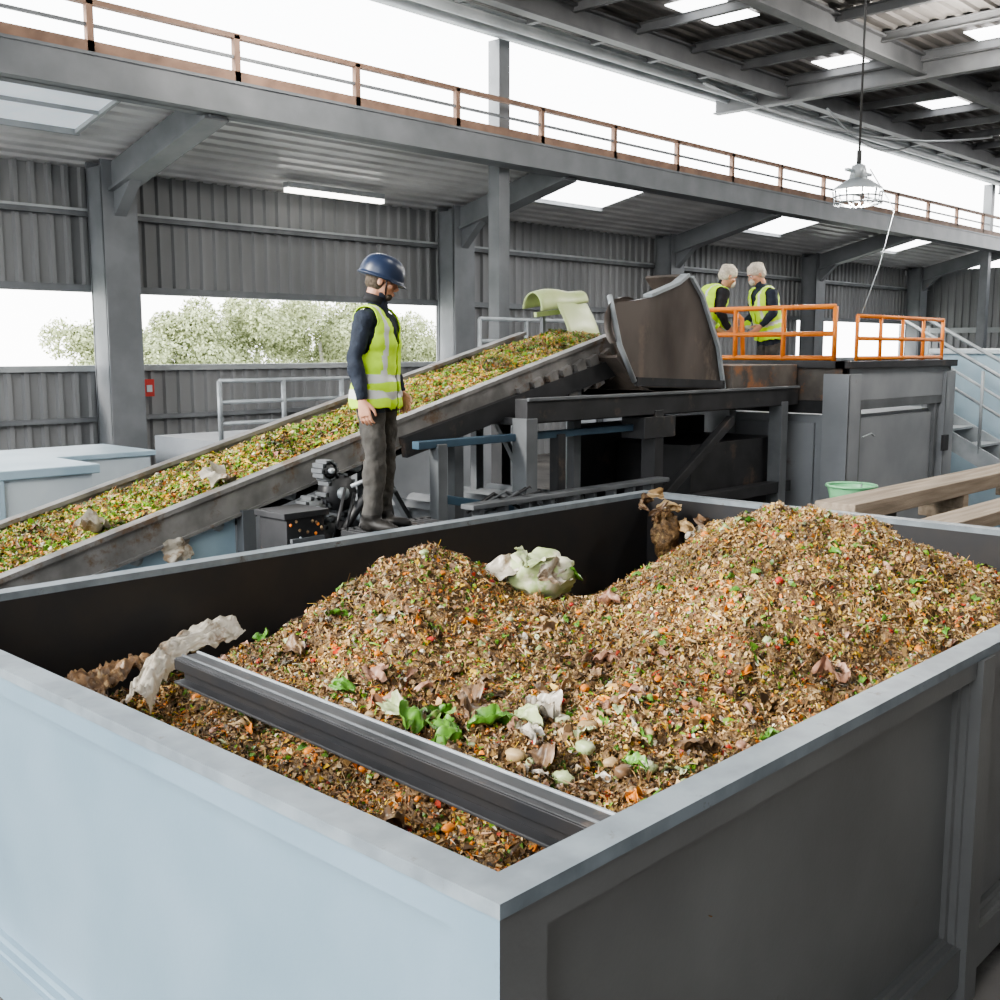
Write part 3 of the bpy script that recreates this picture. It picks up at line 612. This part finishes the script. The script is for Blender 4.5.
# drive motor + gear cluster next to man
b=MB()
b.box(4.12,4.42,5.80,6.10,.9,1.48,'dark'); b.box(4.09,4.45,5.78,6.12,1.48,1.52,'dark')
for k in range(5): b.box(4.14,4.40,5.77,5.80,1.0+k*.08,1.03+k*.08,'steel')
for i in range(50): b.ell((random.uniform(4.12,4.42),5.79,random.uniform(.95,1.47)),(.012,.01,.012),random.choice(['white','veg','orange','leafd']),6)
b.box(4.05,4.6,5.80,6.2,0,.9,'steel')
b.build('drive_motor',bevel=.01)
b=MB()
for i,(x,y,z,r) in enumerate(((4.85,6.15,1.55,.13),(5.05,6.2,1.35,.1),(4.8,6.15,1.25,.12),(5.15,6.1,1.5,.07),(4.75,6.15,1.72,.06),(4.62,6.15,1.45,.09))):
    b.cyl((x,y,z),(x,y+.12,z),r,'steel' if i%2 else 'dark',n=18); b.cyl((x,y-.03,z),(x,y+.15,z),r*.35,'steell',n=10)
    for k in range(10):
        a=k*math.pi/5; b.box(x+math.cos(a)*r-.015,x+math.cos(a)*r+.015,y,y+.12,z+math.sin(a)*r-.015,z+math.sin(a)*r+.015,'steel')
b.tube([(4.75,6.1,1.2),(4.9,6.0,1.5),(5.1,6.0,1.62),(5.25,6.1,1.4),(5.3,6.1,1.0)],.03,'dark',n=8)
b.tube([(4.8,5.98,1.62),(5.0,5.95,1.68),(5.2,5.98,1.55)],.015,'steell',n=8)
for k in range(6): b.tube([(4.62+k*.09,6.0,1.15),(4.68+k*.1,5.98,1.4+.05*math.sin(k*2.3)),(4.8+k*.08,6.05,1.6-.04*k)],.012,random.choice(['steell','dark','steel']),n=6)
b.box(4.64,5.35,6.1,6.34,0,1.15,'dark')
b.build('gear_drive')
# man's platform
b=MB()
b.box(4.4,5.2,5.25,5.3,1.3,1.4,'dark'); b.box(4.4,5.2,5.60,5.65,1.3,1.4,'dark')
for x in np.arange(4.4,5.18,.06): b.box(x,x+.02,5.25,5.65,1.36,1.4,'dark')
b.box(4.4,5.2,5.25,5.65,1.34,1.36,'dark')
for x in (4.45,5.15):
    for y in (5.28,5.62): b.box(x-.03,x+.03,y-.03,y+.03,0,1.34,'dark')
b.build('work_platform')

# ---------------------------------------------------------------- people
def remesh(mb,vox,sm=2,wr=0,wf_=9):
    me=mb.mesh('tmp'); o=bpy.data.objects.new('tmp',me); SC.collection.objects.link(o)
    r=o.modifiers.new('r','REMESH'); r.mode='VOXEL'; r.voxel_size=vox; r.adaptivity=0
    s=o.modifiers.new('s','SMOOTH'); s.iterations=sm; s.factor=.5
    dg=bpy.context.evaluated_depsgraph_get(); dg.update()
    me2=bpy.data.meshes.new_from_object(o.evaluated_get(dg))
    bpy.data.objects.remove(o)
    me2.materials.clear()
    if wr:
        for v in me2.vertices:
            v.co+=v.normal*wr*(noise.noise(v.co*wf_)+.5*noise.noise(v.co*wf_*2.3))
    for p in me2.polygons: p.use_smooth=True
    return me2
def segd(p,a,b_):
    ab=b_-a; t=max(0,min(1,(p-a).dot(ab)/ab.length_squared)); return (p-a-ab*t).length
def hand_mesh(side,curl=.5):
    h=MB(); k=side
    h.loft([((0,0,.03),(1,0,0),(0,1,0),.024,.030),((0,0,0),(1,0,0),(0,1,0),.022,.030),((0,0,-.03),(1,0,0),(0,1,0),.020,.038),((0,0,-.07),(1,0,0),(0,1,0),.017,.043),((0,0,-.095),(1,0,0),(0,1,0),.014,.041)],'skin',16)
    for y,L,r in ((.030,.072,.0095),(.010,.080,.0098),(-.011,.074,.0093),(-.030,.058,.0083)):
        p=Vector((0,y,-.085)); pts=[p]; a=curl*.35
        for s in (.45,.3,.25):
            p=p+Vector((-k*math.sin(a)*L*s,y*.06,-math.cos(a)*L*s)); pts.append(p); a+=curl*.6
        h.tube(pts,[r*1.08,r,r*.92,r*.75],'skin',8); h.ell(pts[-1],(r*.75,)*3,'skin',8)
    pts=[Vector((-k*.004,.026,-.02)),Vector((-k*.014,.050,-.048)),Vector((-k*.022,.060,-.075)),Vector((-k*.028,.060,-.098))]
    h.tube(pts,[.016,.0125,.0105,.008],'skin',8); h.ell(pts[-1],(.008,)*3,'skin',8)
    return h
def put(me,name,parent,mw,mats):
    for m in mats: me.materials.append(M[m])
    o=bpy.data.objects.new(name,me); SC.collection.objects.link(o); o.parent=parent; o.matrix_local=mw; return o
def person(name,loc,yaw,bend=0,headyaw=0,headpitch=.2,armR=None,armL=None,legs=None,top='navy',helmet=False,s=1.0,vest_lo=-.08,headroll=0,wide=1.0):
    root=bpy.data.objects.new(name,None); SC.collection.objects.link(root)
    root.location=loc; root.rotation_euler=(0,0,yaw); root.scale=(s,s,s)
    hip=Vector((0,0,.92)); sd=Vector((0,math.sin(bend),math.cos(bend))); fd=Vector((0,math.cos(bend),-math.sin(bend))); ex=Vector((1,0,0))
    P=lambda x,y,t: hip+ex*x+fd*y+sd*t
    body=MB()
    prof=[(-.12,.165,.115,0),(-.05,.178,.125,-.005),(.02,.175,.122,0),(.10,.160,.112,.005),(.20,.162,.115,.01),(.30,.178,.122,.01),(.39,.185,.120,.0),(.45,.178,.105,-.005),(.49,.150,.085,-.01),(.525,.085,.062,-.01),(.56,.060,.058,.0)]
    body.loft([(P(0,yo,t),ex,fd,rx*(wide if t<.5 else 1),ry*wide) for t,rx,ry,yo in prof],'navy',24)
    body.loft([(P(0,0,.52),ex,fd,.068,.068),(P(0,.005,.565),ex,fd,.066,.066)],'navy',16)
    body.loft([(P(0,0,.50),ex,fd,.052,.055),(P(0,.012,.57),ex,fd,.050,.054),(P(0,.025,.64),ex,fd,.052,.058)],'navy',16)
    A={}
    for k,arm in ((1,armR),(-1,armL)):
        sh=P(k*.185*wide,-.005,.45); el,wr=arm; el=Vector(el);wr=Vector(wr)
        A[k]=(sh,el,wr)
        body.tube([P(k*.13,0,.455),sh,sh.lerp(el,.35),sh.lerp(el,.75),el,el.lerp(wr,.3),el.lerp(wr,.7),wr],[.062,.070,.062,.054,.050,.050,.042,.038],'navy',14)
    if legs is None: legs=(((.10,.02,.50),(.115,-.01,.09)),((-.10,.03,.50),(-.12,.02,.09)))
    for k,(kn,an) in zip((1,-1),legs):
        kn=Vector(kn);an=Vector(an); h0=Vector((k*.088,0,.90))
        body.tube([h0,h0.lerp(kn,.3),h0.lerp(kn,.75),kn,kn.lerp(an,.3),kn.lerp(an,.7),an.lerp(kn,.05),an],[.098,.094,.080,.070,.074,.066,.066,.064],'navy',16)
        f=Vector((k*.12,1,0)).normalized(); sx=f.cross(Z)
        body.loft([(an-f*.075+Z*-.045,sx,Z,.035,.04),(an-f*.04+Z*-.035,sx,Z,.042,.055),(an+f*.03+Z*-.035,sx,Z,.046,.053),(an+f*.10+Z*-.05,sx,Z,.050,.038),(an+f*.17+Z*-.058,sx,Z,.045,.030),(an+f*.20+Z*-.062,sx,Z,.03,.022)],'navy',14)
    me=remesh(body,.0125,2,.014,11)
    for m in (top,'trous','boot','vest','refl','jacket'): me.materials.append(M[m])
    vf=[]
    for p in me.polygons:
        c=p.center; t=(c-hip).dot(sd); ft=(c-hip).dot(fd)
        da=min(min(segd(c,a[0].lerp(a[1],.06),a[1]),segd(c,a[1],a[2])) for a in A.values()); onarm=da<.078 and abs(c.x)>.165*wide
        if onarm: p.material_index=0
        elif c.z<.12: p.material_index=2
        elif t<-.14: p.material_index=1
        else: p.material_index=0
        if (not onarm) and vest_lo<t<.535 and abs(c.x)<.20*wide:
            neck=(t>.50 and abs(c.x)<.075); vneck= ft>0 and t>.30 and abs(c.x)<.02+(t-.30)*.28; zipg= ft>0 and abs(c.x)<.008
            if not(neck or vneck or zipg): 
                st=0
                if vest_lo+.06<t<vest_lo+.11 or vest_lo+.16<t<vest_lo+.21: st=1
                if t>vest_lo+.21 and .095<abs(c.x)<.125: st=1
                vf.append((p.index,st))
    o=bpy.data.objects.new('body',me); SC.collection.objects.link(o); o.parent=root
    vm={};vv=[];ff=[];mi=[]
    for pi,st in vf:
        f=[]
        for vi in me.polygons[pi].vertices:
            if vi not in vm: v=me.vertices[vi]; vm[vi]=len(vv); t=(v.co-hip).dot(sd); vv.append(v.co+v.normal*(.016+.016*max(0,min(1,(.2-t)/.3))+.010*noise.noise(v.co*14)))
            f.append(vm[vi])
        ff.append(f); mi.append(st)
    ve=bpy.data.meshes.new('vest'); ve.from_pydata([tuple(v) for v in vv],[],ff); ve.materials.append(M['vest']); ve.materials.append(M['refl'])
    ve.polygons.foreach_set('material_index',mi); ve.polygons.foreach_set('use_smooth',[True]*len(ff)); ve.update()
    vo=bpy.data.objects.new('hi_vis_vest',ve); SC.collection.objects.link(vo); vo.parent=root
    sm=vo.modifiers.new('sm','SMOOTH'); sm.iterations=3; so=vo.modifiers.new('so','SOLIDIFY'); so.thickness=.008; so.offset=1
    for k,a in A.items():
        d=(a[2]-a[1]).normalized(); q=Vector((0,0,-1)).rotation_difference(d)
        hm=remesh(hand_mesh(k,.7),.0042,1); put(hm,'hand_right' if k>0 else 'hand_left',root,Matrix.Translation(a[2]+d*.005)@q.to_matrix().to_4x4(),['skin'])
    hc=P(0,.035,.70)
    hr=Matrix.Translation(hc)@Matrix.Rotation(headyaw,4,'Z')@Matrix.Rotation(-headpitch-bend*.5,4,'X')@Matrix.Rotation(headroll,4,'Y')
    h=MB()
    h.ell((0,-.012,.03),(.076,.096,.090),'skin',24); h.ell((0,.022,-.035),(.062,.070,.080),'skin',20)
    h.ell((0,.062,-.088),(.028,.026,.024),'skin',12); h.loft([((0,-.02,-.14),(1,0,0),(0,1,0),.05,.052),((0,-.015,-.04),(1,0,0),(0,1,0),.055,.06)],'skin',16)
    h.tube([(0,.082,.012),(0,.100,-.018),(0,.112,-.034)],[.009,.012,.014],'skin',10); h.ell((.012,.098,-.037),(.009,.012,.008),'skin',8); h.ell((-.012,.098,-.037),(.009,.012,.008),'skin',8)
    h.ell((0,.078,.030),(.052,.016,.010),'skin',12)
    for k in (1,-1): h.ell((k*.045,.058,-.025),(.022,.025,.022),'skin',10); h.ell((k*.079,-.012,-.012),(.010,.020,.032),'skin',12)
    h.ell((0,.088,-.062),(.024,.014,.007),'skin',10); h.ell((0,.087,-.072),(.020,.013,.007),'skin',10)
    hm=remesh(h,.0045,1); ho=put(hm,'head',root,hr,['skin'])
    d=MB()
    for k in (1,-1):
        d.ell((k*.031,.082,.008),(.013,.008,.007),'white',10); d.ell((k*.031,.088,.008),(.006,.004,.006),'eye',8); d.beam((k*.016,.093,.028),(k*.048,.085,.028),.01,.007,'hair')
    d.ell((0,.0985,-.063),(.021,.006,.004),'lip',8); d.ell((0,.097,-.071),(.019,.006,.005),'lip',8)
    if helmet:
        d.loft([((0,-.03,z),(1,0,0),(0,1,0),rx,ry) for z,rx,ry in ((-.07,.055,.055),(-.05,.068,.072),(0,.080,.080),(.05,.082,.09))],'hair',20)
        R=[]
        for i in range(9):
            a=i/8*math.pi*.5; R.append(((0,-.012,.028+.132*math.sin(a)),(1,0,0),(0,1,0),.122*math.cos(a)**.7+.001,.148*math.cos(a)**.7+.001))
        d.loft([((0,-.012,.002),(1,0,0),(0,1,0),.128,.156),((0,-.012,.010),(1,0,0),(0,1,0),.130,.158),((0,-.012,.016),(1,0,0),(0,1,0),.123,.150)]+R,'helmet',28)
        def brim(u,v):
            a=math.pi*(.12+.76*u); e_=1+v*.22*math.sin(a); return Vector((.124*math.cos(a)*e_,-.012+.150*math.sin(a)*e_,.012-.014*v))
        d.sheet(brim,16,4,'helmet')
        for k in (1,-1): d.tube([(k*.092,.02,.02),(k*.074,.035,-.05),(0,.055,-.118)],.006,'eye',6)
        for k in (1,-1): d.tube([(k*.016,.100,.004),(k*.048,.096,.004),(k*.078,.04,.008),(k*.084,-.01,.008)],.0035,'eye',6)
        d.loft([((0,-.012,-.155),(1,0,0),(0,1,0),.072,.072),((0,-.008,-.105),(1,0,0),(0,1,0),.066,.068)],'jacket',18)
        d.ell((0,.058,-.086),(.042,.036,.030),'hair',14)
    else:
        d.ell((0,-.022,.045),(.094,.108,.095),'hnet',20,jit=.10,seed=3)
        d.ell((0,-.045,.0),(.082,.080,.085),'hnet',16)
        d.ell((0,.085,-.06),(.045,.035,.045),'hnet',12)
    put(d.mesh('head_details'),'head_details',root,hr,[])
    return root
person('man_in_hard_hat',(4.58,5.44,1.40),math.pi+.46,bend=.03,headyaw=.46,headpitch=.32,
   armR=((.245,-.04,1.13),(.262,.02,.86)),armL=((-.235,.0,1.12),(-.20,.09,.90)),top='navy',helmet=True,s=.985,vest_lo=-.11,
   legs=(((.095,.03,.49),(.105,.0,.09)),((-.095,.02,.50),(-.11,-.02,.09))))
def yawto(dx,dy): return math.atan2(-dx,dy)
person('worker_with_hairnet',(11.80,7.80,FZ),yawto(.80,-.50),bend=.52,headyaw=.0,headpitch=.2,
   armR=((.26,.16,1.08),(.20,.30,.92)),armL=((-.26,.18,1.08),(-.19,.32,.94)),top='jacket',s=1.08,vest_lo=-.08,wide=1.2)
person('worker_with_hairnet',(12.28,7.05,FZ),yawto(-.80,.45),bend=.26,headyaw=-.1,headpitch=.35,
   armR=((.26,.10,1.12),(.20,.24,.98)),armL=((-.26,.12,1.12),(-.19,.24,.98)),top='navy',s=1.03,vest_lo=-.08,wide=1.12)

# ---------------------------------------------------------------- outside trees
def tree(name,x,y,h,seed):
    R=np.random.default_rng(seed); n=14000; cl=[]
    for i in range(16): cl.append((R.normal(0,h*.3),R.normal(0,h*.2),h*R.uniform(.3,.85),h*R.uniform(.11,.20)))
    cl=np.array(cl); k=R.integers(0,len(cl),n); d=R.normal(0,1,(n,3)); d/=np.linalg.norm(d,axis=1,keepdims=True)
    P=cl[k,:3]+d*cl[k,3:4]*R.uniform(.65,1.1,(n,1)); P[:,2]=np.abs(P[:,2])
    a=R.normal(0,1,(n,3)); a/=np.linalg.norm(a,axis=1,keepdims=True); bb=np.cross(a,d); bb/=np.linalg.norm(bb,axis=1,keepdims=True); s=R.uniform(.04,.10,(n,1))
    V=np.stack([P-a*s,P-bb*s*.6,P+a*s,P+bb*s*.6],1).reshape(-1,3); Q=np.arange(n*4).reshape(n,4)
    c=np.array([.44,.48,.27])*R.uniform(.55,1.1,(n,1)); 
    root=bpy.data.objects.new(name,None); SC.collection.objects.link(root); root.location=(x,y,-.05)
    np_mesh('foliage',V,Q,None,np.repeat(c,4,0),M['tree'],root)
    t=MB(); t.tube([(0,0,0),(.1,0,h*.3),(0,.1,h*.6)],[.16,.12,.06],'bark',8); t.build('trunk',root)
for i,(x,y,h) in enumerate(((19,37,3.9),(21.5,38,4.4),(24,38,5.0),(26.5,39,4.4),(29,38,5.0),(32,40,4.2),(35,41,4.2),(39,42,4.4),(43,44,4.2),(11,72,2.8),(17,60,2.8),(7,78,2.8),(14,80,3.0))): tree('tree',x,y,h,10+i)

# ---------------------------------------------------------------- light, world, camera
w=bpy.data.worlds.new('overcast_sky'); SC.world=w; w.use_nodes=True; bg=w.node_tree.nodes['Background']
tc=w.node_tree.nodes.new('ShaderNodeTexCoord'); sx=w.node_tree.nodes.new('ShaderNodeSeparateXYZ'); cr=w.node_tree.nodes.new('ShaderNodeValToRGB')
w.node_tree.links.new(tc.outputs['Generated'],sx.inputs[0]); w.node_tree.links.new(sx.outputs['Z'],cr.inputs[0]); w.node_tree.links.new(cr.outputs['Color'],bg.inputs['Color'])
cr.color_ramp.elements[0].color=(1,.995,.985,1); cr.color_ramp.elements[1].color=(.88,.94,1,1); cr.color_ramp.elements[1].position=.7
bg.inputs['Strength'].default_value=6.5
sd=bpy.data.lights.new('sun','SUN'); sd.energy=5.0; sd.angle=math.radians(10); sd.color=(1,.95,.87); so=bpy.data.objects.new('sun',sd); SC.collection.objects.link(so)
so.rotation_euler=Vector((1,-.30,-.60)).to_track_quat('-Z','Y').to_euler()
for x,y,z,en in ((6,3,7.6,320),(13.25,6.45,4.3,160),(20,8,7.6,350),(10,12,7.6,350),(11.5,1.2,7.4,700),(17,2.5,7.4,700)):
    l=bpy.data.lights.new('high_bay_and_fill_light','POINT'); l.energy=en; l.color=(1,.96,.9); l.shadow_soft_size=.3 if z>5 else .12; o=bpy.data.objects.new('high_bay_and_fill_light',l); o.location=(x,y,z); SC.collection.objects.link(o)  # one sits in the hanging lamp; the others are added fill lights
cam=bpy.data.cameras.new('camera'); co=bpy.data.objects.new('camera',cam); SC.collection.objects.link(co); SC.camera=co
cam.sensor_width=36; cam.lens=36*1.1; cam.clip_end=400; co.location=(0,0,2.56)
ph=math.radians(43.5); pt=math.radians(7.77)
co.rotation_euler=Vector((math.cos(ph)*math.cos(pt),math.sin(ph)*math.cos(pt),-math.sin(pt))).to_track_quat('-Z','Y').to_euler()
